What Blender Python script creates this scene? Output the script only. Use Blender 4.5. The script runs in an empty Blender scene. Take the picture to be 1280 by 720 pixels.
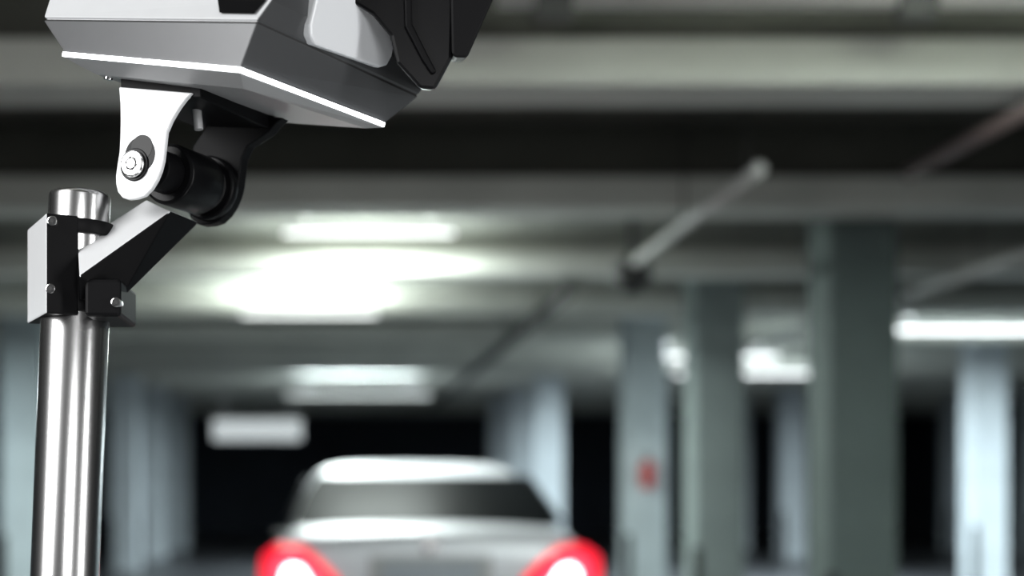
import bpy, bmesh, math, random
from mathutils import Vector, Matrix
random.seed(4)
S=bpy.context.scene
HC=1.34
S.view_settings.view_transform='Standard'

# ---------------- materials ----------------
def mat(name,col,rough=.5,metal=0,noise=0,nscale=6,bump=0,emit=None,es=0,coat=0,brush=None,stretch=(1,1,1),spec=.5):
    m=bpy.data.materials.new(name); m.use_nodes=True
    nt=m.node_tree; b=nt.nodes['Principled BSDF']
    b.inputs['Base Color'].default_value=(*col,1); b.inputs['Roughness'].default_value=rough
    b.inputs['Metallic'].default_value=metal; b.inputs['Specular IOR Level'].default_value=spec
    b.inputs['Coat Weight'].default_value=coat
    if emit:
        b.inputs['Emission Color'].default_value=(*emit,1); b.inputs['Emission Strength'].default_value=es
    tc=nt.nodes.new('ShaderNodeTexCoord'); mp=nt.nodes.new('ShaderNodeMapping')
    mp.inputs['Scale'].default_value=stretch
    nt.links.new(tc.outputs['Object'],mp.inputs['Vector'])
    nz=nt.nodes.new('ShaderNodeTexNoise'); nz.inputs['Scale'].default_value=nscale; nz.inputs['Detail'].default_value=5
    nt.links.new(mp.outputs['Vector'],nz.inputs['Vector'])
    if noise:
        mx=nt.nodes.new('ShaderNodeMix'); mx.data_type='RGBA'
        mx.inputs['A'].default_value=(*[c*(1-noise) for c in col],1)
        mx.inputs['B'].default_value=(*[min(1,c*(1+noise)) for c in col],1)
        nt.links.new(nz.outputs['Fac'],mx.inputs['Factor']); nt.links.new(mx.outputs['Result'],b.inputs['Base Color'])
    if bump:
        bp=nt.nodes.new('ShaderNodeBump'); bp.inputs['Strength'].default_value=bump; bp.inputs['Distance'].default_value=.002
        nt.links.new(nz.outputs['Fac'],bp.inputs['Height']); nt.links.new(bp.outputs['Normal'],b.inputs['Normal'])
    if brush:
        mr=nt.nodes.new('ShaderNodeMapRange'); mr.inputs['To Min'].default_value=brush[0]; mr.inputs['To Max'].default_value=brush[1]
        nt.links.new(nz.outputs['Fac'],mr.inputs['Value']); nt.links.new(mr.outputs['Result'],b.inputs['Roughness'])
    return m
M_beam=mat('beam_lit_tone',(.60,.61,.56),.8,noise=.3,nscale=1.2,bump=.2)  # flanges paler than webs and ceiling, lit look put into the colour
M_web=mat('web_shaded_tone',(.08,.08,.068),.9,noise=.4,nscale=2)  # near webs: shade between the beams put into a darker colour
M_webl=mat('web_lit_tone',(.36,.37,.34),.9,noise=.4,nscale=1.3)  # far webs: same concrete made paler to carry the lamp glow
M_ceil=mat('ceiling_concrete',(.10,.10,.085),.9,noise=.4,nscale=1.5,bump=.3)
M_cols=[mat('column_lit_tone_%d'%i,c,.75,noise=.25,nscale=3,bump=.2) for i,c in enumerate([(.10,.13,.125),(.27,.32,.315),(.50,.57,.59),(.66,.72,.76)])]  # front columns darkened, farther ones paler: light level put into the colour
M_wall=mat('wall_dark',(.04,.048,.065),.8,noise=.4,nscale=1.5)
M_floor=mat('floor_epoxy',(.08,.083,.09),.3,noise=.3,nscale=1.2,brush=(.2,.45))
M_tube=mat('tube_glow',(1,1,1),.5,emit=(.95,1,.97),es=2.4)
M_tubeb=mat('tube_glow_bright',(1,1,1),.5,emit=(.93,.98,1),es=4.5)
M_tubef=mat('tube_glow_soft',(1,1,1),.5,emit=(.92,1,.98),es=2)
M_lampb=mat('lamp_body',(.6,.6,.6),.5)
M_pipe=mat('pipe_galv',(.6,.6,.58),.45,metal=.2,noise=.15)
M_pipeD=mat('pipe_dark',(.05,.05,.05),.6,noise=.2)
M_pipeR=mat('pipe_red',(.16,.12,.115),.6,noise=.2)
M_white=mat('housing_white',(.50,.51,.52),.35,noise=.03,nscale=60)
M_grey=mat('housing_grey',(.075,.077,.08),.35,metal=.3,noise=.05,nscale=80)
M_under=mat('housing_under',(.35,.355,.36),.4,metal=.2,noise=.04,nscale=80)
M_seam=mat('seam_rubber',(.02,.02,.02),.6)
M_led=mat('led_strip',(1,1,1),.4,emit=(.95,.98,1),es=4)
M_glass=mat('lens_window',(.74,.76,.78),.3)
M_black=mat('black_plastic',(.003,.003,.0035),.35,noise=.2,nscale=40,spec=.15)
M_blackm=mat('black_matte',(.003,.003,.0035),.5,noise=.2,nscale=40,spec=.1)
M_steel=mat('brushed_steel',(.66,.66,.66),.28,metal=1,noise=.06,nscale=30,brush=(.18,.32),stretch=(1,1,.02))
M_bolt=mat('bolt_steel',(.7,.7,.7),.2,metal=1)
M_ear=mat('bracket_silver',(.72,.73,.74),.33,metal=.1,noise=.03,nscale=90)
M_car=mat('car_paint_silver',(.60,.61,.65),.42,metal=.25,coat=.12,noise=.03)
M_cglass=mat('car_glass',(.006,.007,.008),.4,spec=.02)
M_tail=mat('tail_red',(.6,.005,.015),.3,emit=(1,.008,.035),es=1.1)
M_tailm=mat('tail_mid',(.8,.05,.08),.3,emit=(1,.04,.075),es=2.6)
M_tailh=mat('tail_hot',(1,.6,.6),.3,emit=(1,.46,.47),es=12)
M_plate=mat('plate',(.30,.33,.37),.5,noise=.1,nscale=20)
M_rub=mat('rubber',(.015,.015,.015),.8,noise=.2)
M_red=mat('reflection_red',(.55,.04,.03),.35,noise=.1)
M_sign=mat('sign_glow',(.8,.8,.8),.5,emit=(.9,.97,1),es=.40)

# ---------------- helpers ----------------
def link(o,parent=None):
    S.collection.objects.link(o)
    if parent: o.parent=parent
    return o
def empty(name,loc=(0,0,0)):
    e=bpy.data.objects.new(name,None); e.empty_display_size=.1; e.location=loc; link(e); return e
def mk(name,verts,faces,mats,parent=None,midx=None,bevel=0,smooth=False,subs=0,bseg=2):
    me=bpy.data.meshes.new(name); me.from_pydata([tuple(v) for v in verts],[],faces)
    for m in (mats if isinstance(mats,list) else [mats]): me.materials.append(m)
    bm=bmesh.new(); bm.from_mesh(me)
    if midx:
        bm.faces.ensure_lookup_table()
        for f,i in zip(bm.faces,midx): f.material_index=i
    bmesh.ops.recalc_face_normals(bm,faces=bm.faces)
    for f in bm.faces: f.smooth=smooth
    bm.to_mesh(me); bm.free()
    o=bpy.data.objects.new(name,me); link(o,parent)
    if bevel:
        b=o.modifiers.new('b','BEVEL'); b.width=bevel; b.segments=bseg; b.limit_method='ANGLE'; b.angle_limit=math.radians(30)
    if subs:
        s=o.modifiers.new('s','SUBSURF'); s.levels=subs; s.render_levels=subs
    return o
def box(name,x0,x1,y0,y1,z0,z1,m,parent=None,bevel=0):
    v=[(x,y,z) for x in(x0,x1) for y in(y0,y1) for z in(z0,z1)]
    f=[(0,1,3,2),(4,6,7,5),(0,4,5,1),(2,3,7,6),(0,2,6,4),(1,5,7,3)]
    return mk(name,v,f,m,parent,bevel=bevel)
def prism(name,pts,O,ax,ay,n,d0,d1,m,parent=None,bevel=0,smooth=False):
    O=Vector(O);ax=Vector(ax);ay=Vector(ay);n=Vector(n); N=len(pts)
    v=[O+ax*a+ay*b+n*d0 for a,b in pts]+[O+ax*a+ay*b+n*d1 for a,b in pts]
    f=[tuple(range(N)),tuple(range(N,2*N))]+[(i,(i+1)%N,N+(i+1)%N,N+i) for i in range(N)]
    return mk(name,v,f,m,parent,bevel=bevel,smooth=smooth)
def cyl(name,p0,p1,r,m,parent=None,seg=32,bevel=0,r2=None,smooth=True,bseg=2):
    p0=Vector(p0);p1=Vector(p1);d=(p1-p0).normalized(); r2=r if r2 is None else r2
    a=d.orthogonal().normalized(); b=d.cross(a)
    v=[];
    for p,rr in((p0,r),(p1,r2)):
        for i in range(seg):
            t=2*math.pi*i/seg; v.append(p+a*math.cos(t)*rr+b*math.sin(t)*rr)
    f=[tuple(range(seg)),tuple(range(seg,2*seg))]+[(i,(i+1)%seg,seg+(i+1)%seg,seg+i) for i in range(seg)]
    o=mk(name,v,f,m,parent,bevel=bevel,bseg=bseg)
    if smooth:
        for p in o.data.polygons:
            if len(p.vertices)==4: p.use_smooth=True
    return o
def hull(name,pts,mats,parent,fn=None,bevel=0):
    bm=bmesh.new()
    for p in pts: bm.verts.new(p)
    bmesh.ops.convex_hull(bm,input=bm.verts)
    bmesh.ops.dissolve_limit(bm,angle_limit=math.radians(6),verts=bm.verts,edges=bm.edges)
    bmesh.ops.recalc_face_normals(bm,faces=bm.faces)
    if fn:
        bm.normal_update()
        for f in bm.faces: f.material_index=fn(f.normal)
    me=bpy.data.meshes.new(name); bm.to_mesh(me); bm.free()
    for m in mats: me.materials.append(m)
    o=bpy.data.objects.new(name,me); link(o,parent)
    if bevel:
        b=o.modifiers.new('b','BEVEL'); b.width=bevel; b.segments=3; b.limit_method='ANGLE'; b.angle_limit=math.radians(20)
    return o

# ---------------- garage shell ----------------
XL,XR,YF,YB=-9,14,-4,36; ZB=HC+1.5; ZC=HC+1.98
box('floor',XL,XR,YF,YB,-.1,0,M_floor)
box('ceiling',XL,XR,YF,YB,ZC,ZC+.15,M_ceil)
box('wall_left',XL-.2,XL,YF,YB,0,ZC,M_wall)
box('wall_right',XR,XR+.2,YF,YB,0,ZC,M_wall)
box('wall_back',XL,XR,YB,YB+.2,0,ZC,M_wall)
box('wall_front',XL,XR,YF-.2,YF,0,ZC,M_wall)
by=[5.39-2.45*k for k in(3,2,1)]+[5.39+2.45*k for k in range(0,12)]
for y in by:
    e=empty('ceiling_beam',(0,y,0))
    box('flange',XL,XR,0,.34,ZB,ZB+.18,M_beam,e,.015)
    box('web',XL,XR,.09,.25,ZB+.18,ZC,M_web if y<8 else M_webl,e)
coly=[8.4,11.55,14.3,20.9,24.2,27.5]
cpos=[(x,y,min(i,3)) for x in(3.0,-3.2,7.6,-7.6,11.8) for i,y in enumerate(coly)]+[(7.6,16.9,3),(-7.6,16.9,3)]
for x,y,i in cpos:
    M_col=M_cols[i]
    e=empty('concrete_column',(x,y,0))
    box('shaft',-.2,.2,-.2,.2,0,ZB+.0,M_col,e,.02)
    box('capital',-.2,.2,-.2,.2,ZB,ZC,M_col,e)
    box('corner_guard',-.21,-.15,-.21,-.15,0,.8,M_rub,e)
# soft red reflection on a column, stood in for by an added extinguisher shape
e=empty('red_reflection_prop',(2.98,14.0,HC-.08))
cyl('bottle',(0,0,0),(0,0,.26),.06,M_red,e,24,.012); cyl('valve',(0,0,.26),(0,0,.31),.02,M_pipeD,e,16)
box('handle',-.05,.03,-.012,.012,.30,.32,M_pipeD,e,.003); cyl('hose',(.03,-.01,.29),(.07,-.01,.08),.01,M_rub,e,12)
box('wall_hook',-.03,.03,.05,.105,.12,.2,M_pipeD,e)
# ---------------- lamps ----------------
def lamp(x,y,z,power,L=1.2,up=1.0,tm=None,col=(.90,1,.96)):
    tm=tm or M_tube
    e=empty('fluorescent_lamp',(x,y,z))
    box('body',-L/2,L/2,-.05,.05,.02,.05,M_lampb,e,.005)
    cyl('tube_1',(-L/2+.02,-.025,0),(L/2-.02,-.025,0),.009,tm,e,16)
    cyl('tube_2',(-L/2+.02,.025,0),(L/2-.02,.025,0),.009,tm,e,16)
    for s in(-1,1): cyl('rod_%d'%(1 if s>0 else 2),(s*L*.35,0,.05),(s*L*.35,0,ZC-z),.004,M_pipeD,e,8)
    l=bpy.data.lights.new('lamp_light','AREA'); l.shape='RECTANGLE'; l.size=L*.8; l.size_y=.1; l.energy=power; l.color=col
    o=bpy.data.objects.new('lamp_light',l); o.location=(0,0,-.03); link(o,e)
    l=bpy.data.lights.new('lamp_uplight','AREA'); l.shape='RECTANGLE'; l.size=L*.8; l.size_y=.1; l.energy=power*.8*up; l.color=col
    o=bpy.data.objects.new('lamp_uplight',l); o.location=(0,0,.09); o.rotation_euler=(math.pi,0,0); link(o,e)
cool=(.82,.95,1)
lamp(.17,9.75,HC+1.69,150,up=1.2)
lamp(-.30,12.2,HC+1.42,150,up=1.2)
lamp(2.2,3.3,HC+1.62,400)
lamp(.2,20.5,HC+1.22,200,2.1,up=.6,tm=M_tubef,col=cool)
lamp(6.2,13.5,HC+1.42,250,2.4,tm=M_tubeb,col=cool)
lamp(5.6,19,HC+1.42,230,2.4,tm=M_tubeb,col=cool)
lamp(4.2,16.2,HC+1.40,160,1.5,tm=M_tubeb,col=cool)
lamp(9.4,14.2,HC+1.42,170,2.4,col=cool)
lamp(-5.4,12.5,HC+1.42,150,col=cool)
# ---------------- pipes ----------------
def pipe(x,z,y0,y1,r,m):
    e=empty('ceiling_pipe',(x,0,z)); cyl('tube',(0,y0,0),(0,y1,0),r,m,e,16)
    y=y0+.2
    while y<y1:
        cyl('hanger',(0,y,0),(0,y,ZC-z),.006,M_pipeD,e,8); y+=1.225
pipe(1.87,HC+1.40,6.4,9.2,.03,M_pipe)
pipe(1.62,HC+1.36,10.3,26,.05,M_pipeD)
pipe(2.62,HC+1.42,5.3,6.6,.03,M_pipeR)
pipe(4.3,HC+1.42,7,20,.04,M_pipe)
e=empty('ceiling_pipe',(0,5.1,HC+1.72)); cyl('tube',(.55,0,0),(XR,0,0),.028,M_pipe,e,16)
for i in range(9):
    cyl('hanger_%d'%i,(.75+i*1.3,0,0),(.75+i*1.3,0,ZC-HC-1.72),.012,M_pipeD,e,8)
    box('clamp_%d'%i,.68+i*1.3,.82+i*1.3,-.04,.04,-.08,.04,M_pipeD,e,.01)
e=empty('dome_camera',(1.87,9.25,HC+1.33))
box('body',-.11,.11,-.1,.1,-.06,.09,M_pipeD,e,.02); cyl('dome',(0,0,-.06),(0,0,-.12),.08,M_black,e,24,r2=.04)
cyl('stem',(0,0,.09),(0,0,ZC-HC-1.33),.02,M_pipeD,e,12)
e=empty('hanging_sign',(-1.05,17.2,HC+.6))
box('panel',-.53,.53,-.04,.04,-.12,.12,M_sign,e,.01); box('frame_top',-.55,.55,-.05,.05,.12,.15,M_lampb,e)
for s in(-1,1): cyl('rod_%d'%(s+2),(s*.4,0,.15),(s*.4,0,ZC-HC-.6),.012,M_lampb,e,8)

# ---------------- car ----------------
def car(loc,rot,paint,lit):
    C=empty('car',loc); C.rotation_euler=(0,0,rot)
    st=[(0.0,.78,.45,.93),(0.03,.85,.34,1.02),(.12,.89,.28,1.07),(.5,.91,.22,1.09),(1.2,.92,.2,1.04),(2.4,.92,.2,1.0),(3.2,.92,.2,1.0),(3.7,.91,.2,.95),(4.3,.87,.25,.84),(4.55,.78,.3,.7),(4.62,.7,.4,.6)]
    v=[];f=[]
    for y,w,zb,zt in st:
        h=[(0,zb),(.75*w,zb),(.97*w,zb+.08),(w,zb+(zt-zb)*.45),(.985*w,zb+(zt-zb)*.75),(.91*w,zt-.035),(.75*w,zt),(.35*w,zt+.015)]
        ring=[(x,y,z) for x,z in h]+[(0,y,zt+.02)]+[(-x,y,z) for x,z in reversed(h[1:])]
        v+=ring
    n=16
    for i in range(len(st)-1):
        for j in range(n): f.append((i*n+j,i*n+(j+1)%n,(i+1)*n+(j+1)%n,(i+1)*n+j))
    f.append(tuple(range(n))); f.append(tuple(range((len(st)-1)*n,len(st)*n)))
    mk('body',v,f,paint,C,smooth=True,subs=2)
    R=[(.42,3.35,.80,.80,1.05),(.80,3.0,.73,.74,1.22),(1.18,2.62,.66,.66,1.36),(1.42,2.4,.58,.6,1.425),(1.75,2.2,.40,.42,1.455)]
    v=[];f=[]
    for a,b,w0,w1,z in R:
        m=(a+b)/2; wm=max(w0,w1)+.03
        v+=[(-w0,a,z),(-w0*.5,a-.05,z),(0,a-.07,z),(w0*.5,a-.05,z),(w0,a,z),(wm,m,z),(w1,b,z),(w1*.5,b+.06,z),(-w1*.5,b+.06,z),(-w1,b,z),(-wm,m,z)]
    n=11
    for i in range(len(R)-1):
        for j in range(n): f.append((i*n+j,i*n+(j+1)%n,(i+1)*n+(j+1)%n,(i+1)*n+j))
    f.append(tuple(range((len(R)-1)*n,len(R)*n)))
    mk('greenhouse',v,f,paint,C,smooth=True,subs=2)
    def glass(nm,p): mk(nm,p,[tuple(range(len(p)))],M_cglass,C)
    v=[];f=[]
    rows=[(1.075,.44,.765,.72),(1.18,.67,.73,.68),(1.28,.92,.69,.62),(1.365,1.13,.63,.57)]
    for z,y,w,_ in rows:
        for k in range(-4,5):
            t=k/4; v.append((t*w,y-.085*(1-t*t)-.01,z))
    for i in range(3):
        for j in range(8): f.append((i*9+j,i*9+j+1,(i+1)*9+j+1,(i+1)*9+j))
    mk('rear_window',v,f,M_cglass,C,smooth=True)
    glass('windshield',[(-.72,3.38,1.08),(.72,3.38,1.08),(.6,2.76,1.36),(-.6,2.76,1.36)])
    for s in(-1,1):
        glass('side_window_%d'%(s+2),[(s*.84,.75,1.09),(s*.855,2.0,1.08),(s*.84,3.0,1.08),(s*.715,2.5,1.36),(s*.72,1.9,1.37),(s*.71,1.25,1.36)])
        def lens(nm,tl,d0,d1,m,b): prism('%s_%d'%(nm,s+2),[(s*a,b_) for a,b_ in tl],(0,0,0),(1,0,0),(0,0,1),(0,1,0),d0,d1,m,C,b)
        lens('taillight',[(.93,.83),(.92,.93),(.84,.99),(.70,.985),(.60,.91),(.50,.81),(.46,.72),(.91,.72)],-.02,.22,M_tail,.02)
        lens('tail_reflector',[(.87,.80),(.85,.90),(.79,.935),(.71,.93),(.63,.86),(.56,.77),(.56,.74),(.86,.74)],-.026,.0,M_tailm,.004)
        lens('tail_bulb',[(.81,.78),(.80,.85),(.76,.885),(.70,.87),(.66,.81),(.63,.755),(.79,.75)],-.032,.0,M_tailh,.004)
        cyl('exhaust_%d'%(s+2),(s*.5,-.02,.33),(s*.5,.3,.33),.04,M_bolt,C,20)
        box('mirror_%d'%(s+2),min(s*.86,s*1.0),max(s*.86,s*1.0),2.75,2.87,.88,.96,M_blackm,C,.03)
        for i,yy in enumerate((.95,3.75)):
            cyl('tyre_%d'%(i*2+(s+3)//2),(s*.70,yy,.32),(s*.93,yy,.32),.32,M_rub,C,40,.02)
            cyl('rim_%d'%(i*2+(s+3)//2),(s*.90,yy,.32),(s*.94,yy,.32),.21,M_bolt,C,24,.01)
    box('number_plate',-.26,.26,-.03,.02,.78,.89,M_plate,C,.004)
    box('plate_recess',-.33,.33,-.022,.02,.74,.93,M_under,C,.01)
    box('rear_bumper',-.80,.80,-.07,.15,.40,.66,paint,C,.05)
    box('trunk_seam',-.62,.62,-.005,.02,.70,.708,M_rub,C)
    cyl('badge',(0,.0,.985),(0,-.012,.985),.045,M_bolt,C,24)
    return C
car((.47,7.72,0),0,M_car,True)

# ---------------- support pole ----------------
P=empty('support_pole',(0,0,0))
def pa(z): # pole axis (z relative to camera height)
    return Vector((-.2395+(z+.0823)*.0396,1.22,HC+z))
cyl('lower_tube',pa(-1.33),pa(.175),.0292,M_steel,P,64,.001)
cyl('upper_tube',pa(.16),pa(.247),.0262,M_steel,P,64,.005,bseg=5)
cyl('base_flange',(pa(-1.34).x,1.22,0),(pa(-1.34).x,1.22,.015),.09,M_steel,P,48,.003)
# ---------------- security camera ----------------
K=empty('security_camera',(0,0,0))
O=Vector((-.0804,1.1,HC+.3168))
u=Vector((.5637,.826,0)).normalized(); v_=Vector((-.821,.526,.221)).normalized(); w=u.cross(v_)
def L(a,b,c): return O+u*a+v_*b+w*c
rings=[
 [(.022,.012,-.010),(.195,.012,-.006),(.205,.18,-.010),(.022,.172,-.010)],
 [(0,0,-.002),(.206,0,-.002),(.215,.19,-.002),(0,.19,-.002)],
 [(0,0,.004),(.209,0,.004),(.22,.192,.004),(0,.192,.004)],
 [(0,-.008,.0365),(.235,-.010,.032),(.24,.22,.028),(0,.22,.027)],
 [(.002,-.007,.038),(.235,-.009,.034),(.24,.218,.0295),(.002,.218,.0285)],
 [(0,-.0085,.0395),(.237,-.010,.036),(.242,.22,.031),(0,.22,.030)],
 [(.008,-.012,.056),(.25,-.012,.056),(.25,.225,.05),(.008,.225,.048)],
 [(.030,.002,.12),(.25,0,.12),(.25,.21,.115),(.030,.205,.11)],
 [(.06,.02,.128),(.24,.02,.128),(.24,.19,.122),(.06,.19,.118)]]
V=[L(*p) for r in rings for p in r]; F=[(0,1,2,3)]; MI=[2]
cols={0:[2,1,1,3,1,1,1,1],1:[2,1,1,3,1,1,1,1],2:[2,1,1,3,0,0,0,0],3:[2,1,1,3,0,0,0,0]}  # upper shell: lit side coloured white, shaded front coloured grey
for i in range(len(rings)-1):
    for j in range(4):
        F.append((i*4+j,i*4+(j+1)%4,(i+1)*4+(j+1)%4,(i+1)*4+j)); MI.append(cols[j][i])
n=len(rings)-1; F.append((n*4,n*4+1,n*4+2,n*4+3)); MI.append(0)
mk('housing',V,F,[M_white,M_grey,M_under,M_seam],K,midx=MI,bevel=.0015,bseg=3)
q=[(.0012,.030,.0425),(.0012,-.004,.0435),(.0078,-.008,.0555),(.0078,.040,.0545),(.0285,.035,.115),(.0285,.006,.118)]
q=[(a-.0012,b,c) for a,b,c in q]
mk('shell_dark_reflection',[L(*p) for p in q],[(0,1,2,3),(3,2,5,4)],M_black,K)  # dark reflection on the shell, modelled as a black panel
def bar(nm,a,b,off,h,m):
    a=Vector(a);b=Vector(b)
    A=[L(a.x,a.y,a.z),L(b.x,b.y,b.z)]
    pr=[];
    for p in A:
        for o1 in(0,1):
            for o2 in(0,1): pr.append(p+off*o1+w*h*o2)
    mk(nm,pr,[(0,1,3,2),(4,6,7,5),(0,4,5,1),(2,3,7,6),(0,2,6,4),(1,5,7,3)],m,K,bevel=.0006)
bar('led_strip_1',(0,-.002,-.0018),(0,.19,-.0018),-u*.0022,.0040,M_led)
bar('led_strip_2',(-.002,0,-.0018),(.204,0,-.0018),-v_*.0022,.0040,M_led)
prism('sensor_window',[(.055,.05),(.058,.042),(.066,.037),(.160,.041),(.170,.045),(.175,.054),(.176,.070),(.168,.080),(.13,.098),(.06,.105)],O,u,w,v_,-.0165,-.004,M_glass,K,.002)
for a,b in((.03,.165),(.19,.17)):
    cyl('screw_%d'%(a*1000),L(a,b,-.008),L(a,b,-.0125),.004,M_bolt,K,16,.0005)
mm=.001
def poly(pts): return [(a*mm,b*mm) for a,b in pts]
HN=(.06,1,.27)
prism('lens_shroud',poly([(3,395),(23,383),(38,365),(43,343),(62,322),(75,321),(89,347),(92,454),(3,454)]),(0,1.17,HC),(1,0,0),(0,0,1),HN,0,.14,M_black,K,.003)
prism('visor',poly([(86,454),(88,350),(91,346),(101,346),(124,398),(134,454)]),(0,1.165,HC),(1,0,0),(0,0,1),HN,0,.16,M_blackm,K,.002)
prism('shroud_ridge',poly([(48,454),(50,372),(64,345),(72,333),(76,335),(68,350),(56,374),(54,454)]),(0,1.165,HC),(1,0,0),(0,0,1),(0,1,0),0,.02,M_blackm,K,.0015)
# bracket
B=Vector((-.1788,1.2,HC+.2666)); n_=Vector((.436,.9,0)).normalized(); h_=Vector((-n_.y,n_.x,0)); zz=Vector((0,0,1))
k=1.062
ear=[(.013,.063),(.0118,.05),(.0115,.036),(.0118,.022),(.0125,.011),(.0145,.001),(.016,-.008),(.0158,-.0145),(.014,-.021),(.0095,-.026),(.004,-.028),(-.004,-.028),(-.0115,-.0265),(-.018,-.0215),(-.023,-.015),(-.0268,-.0075),(-.029,0),(-.0305,.011),(-.032,.022),(-.037,.031),(-.044,.040),(-.050,.046),(-.056,.050)]
ear=[(a*k,b*k) for a,b in ear]
prism('bracket_ear_1',ear,B,h_,zz,n_,0,.005,M_ear,K,.0012)
ear2=[(a*1.12-(.014 if b>.04 else 0),b*1.08) for a,b in ear]
prism('bracket_ear_2',ear2,B,h_,zz,n_,.118,.131,M_blackm,K,.0012)
prism('bracket_top',[(.0138,.060),(.0138,.080),(-.066,.064),(-.066,.049)],B,h_,zz,n_,.003,.131,M_blackm,K,.001)
def bp(a,b,c): return B+h_*a+zz*b+n_*c
cyl('slot',bp(-.008,.007,-.0005),bp(-.008,.007,.001),.0150,M_black,K,32)
cyl('slot_rim',bp(-.010,.013,-.0008),bp(-.010,.013,.001),.0105,M_seam,K,32)
cyl('washer',bp(-.003,-.001,-.002),bp(-.003,-.001,.002),.0138,M_black,K,32,.0005)
cyl('bolt_head',bp(-.003,-.001,-.006),bp(-.003,-.001,-.001),.0115,M_bolt,K,32,.0018,bseg=3)
cyl('bolt_socket',bp(-.003,-.001,-.0063),bp(-.003,-.001,-.0045),.0062,M_seam,K,6)
cyl('bolt_core',bp(-.003,-.001,-.0068),bp(-.003,-.001,-.005),.0048,M_bolt,K,24,.0008)
cyl('knuckle',bp(-.006,.0,.045),bp(-.006,.0,.10),.0265,M_black,K,48,.003)
cyl('knuckle_collar',bp(-.006,.0,.02),bp(-.006,.0,.045),.018,M_blackm,K,48,.001)
cyl('knuckle_ring',bp(-.006,.0,.10),bp(-.006,.0,.108),.022,M_seam,K,48,.001)
cyl('knuckle_end',bp(-.006,.0,.108),bp(-.006,.0,.119),.029,M_black,K,48,.002)
cyl('pivot_pin',bp(-.003,-.001,.005),bp(-.003,-.001,.12),.008,M_bolt,K,24)
cyl('stop_pin',bp(-.032,.062,.05),bp(-.035,.036,.05),.004,M_under,K,16,.001)
# arm and clamp (fixed to the pole)
A=[(-.2248,1.20,.1991),(-.1722,1.24,.2440),(-.1489,1.22,.2305),(-.2168,1.165,.1670),(-.13,1.27,.2299),(-.1462,1.25,.2109),(-.189,1.20,.1519),(-.2191,1.18,.1494),(-.1741,1.29,.2503),(-.1985,1.26,.1616),(-.2341,1.25,.2074)]
A=[Vector((a,b,c+HC)) for a,b,c in A]
hull('arm',A,[M_blackm,M_ear],P,lambda nn: 1 if (nn.z>.25 and nn.y<.3) else 0,.0012)  # lit and shaded faces of one arm coloured silver and black by direction
z0,z1=HC+.138,HC+.221
fp=[(-.2462,1.176),(-.2795,1.255),(-.252,1.267),(-.222,1.19)]
v=[(x,y,z0) for x,y in fp]+[(x,y,z1) for x,y in fp]
mk('clamp_half',v,[(0,1,2,3),(4,5,6,7),(0,1,5,4),(1,2,6,5),(2,3,7,6),(3,0,4,7)],[M_blackm,M_ear],P,midx=[0,0,1,0,0,0],bevel=.0015)  # lit outer side of the clamp coloured silver, other sides black
cyl('clamp_collar',pa(.142),pa(.178),.0312,M_blackm,P,64,.0015)
cyl('clamp_collar_top',pa(.208),pa(.220),.0308,M_blackm,P,64,.0015)
box('clamp_lug',-.214,-.184,1.172,1.26,HC+.135,HC+.166,M_blackm,P,.003)
for i,(x,y,z) in enumerate([(-.2412,1.178,.214),(-.2425,1.178,.158),(-.1875,1.172,.146)]):
    cyl('clamp_bolt_%d'%i,(x,y-.004,HC+z),(x,y+.01,HC+z),.0042,M_bolt,P,20,.0008)
    cyl('clamp_bolt_socket_%d'%i,(x,y-.0045,HC+z),(x,y-.003,HC+z),.0018,M_seam,P,6)

# ---------------- added unseen area lights for the camera unit ----------------
def area(name,loc,target,sx,sy,e,col=(1,1,1)):
    l=bpy.data.lights.new(name,'AREA'); l.shape='RECTANGLE'; l.size=sx; l.size_y=sy; l.energy=e; l.color=col
    o=bpy.data.objects.new(name,l); o.location=loc
    d=Vector(target)-Vector(loc); o.rotation_euler=d.to_track_quat('-Z','Y').to_euler(); link(o); return o
area('added_key_light',(-1.5,.15,2.1),(-.2,1.2,1.6),.8,1.3,48)  # added key from the left, no fixture modelled
area('added_side_light',(1.3,.5,1.4),(-.1,1.2,1.6),.2,1.2,12)  # added side fill for the housing front and window
area('added_front_light',(.35,-.5,1.75),(.0,1.2,1.7),.5,.5,11)  # added to brighten the sensor window
area('added_low_light',(.2,.3,.5),(-.1,1.25,1.6),.6,.3,5)  # added low fill, out of view
w_=bpy.data.worlds.new('World'); S.world=w_; w_.use_nodes=True
nt=w_.node_tree
nt.nodes['Background'].inputs['Color'].default_value=(.6,.7,.75,1)
nt.nodes['Background'].inputs['Strength'].default_value=.05
# ---------------- camera ----------------
c=bpy.data.cameras.new('view_camera'); co=bpy.data.objects.new('view_camera',c); link(co)
co.location=(0,0,HC); co.rotation_euler=(math.pi/2,0,0)
c.lens=50; c.sensor_width=36; c.shift_x=.164; c.shift_y=.1875; c.clip_start=.05
c.dof.use_dof=True; c.dof.focus_distance=1.19; c.dof.aperture_fstop=2.6
S.camera=co
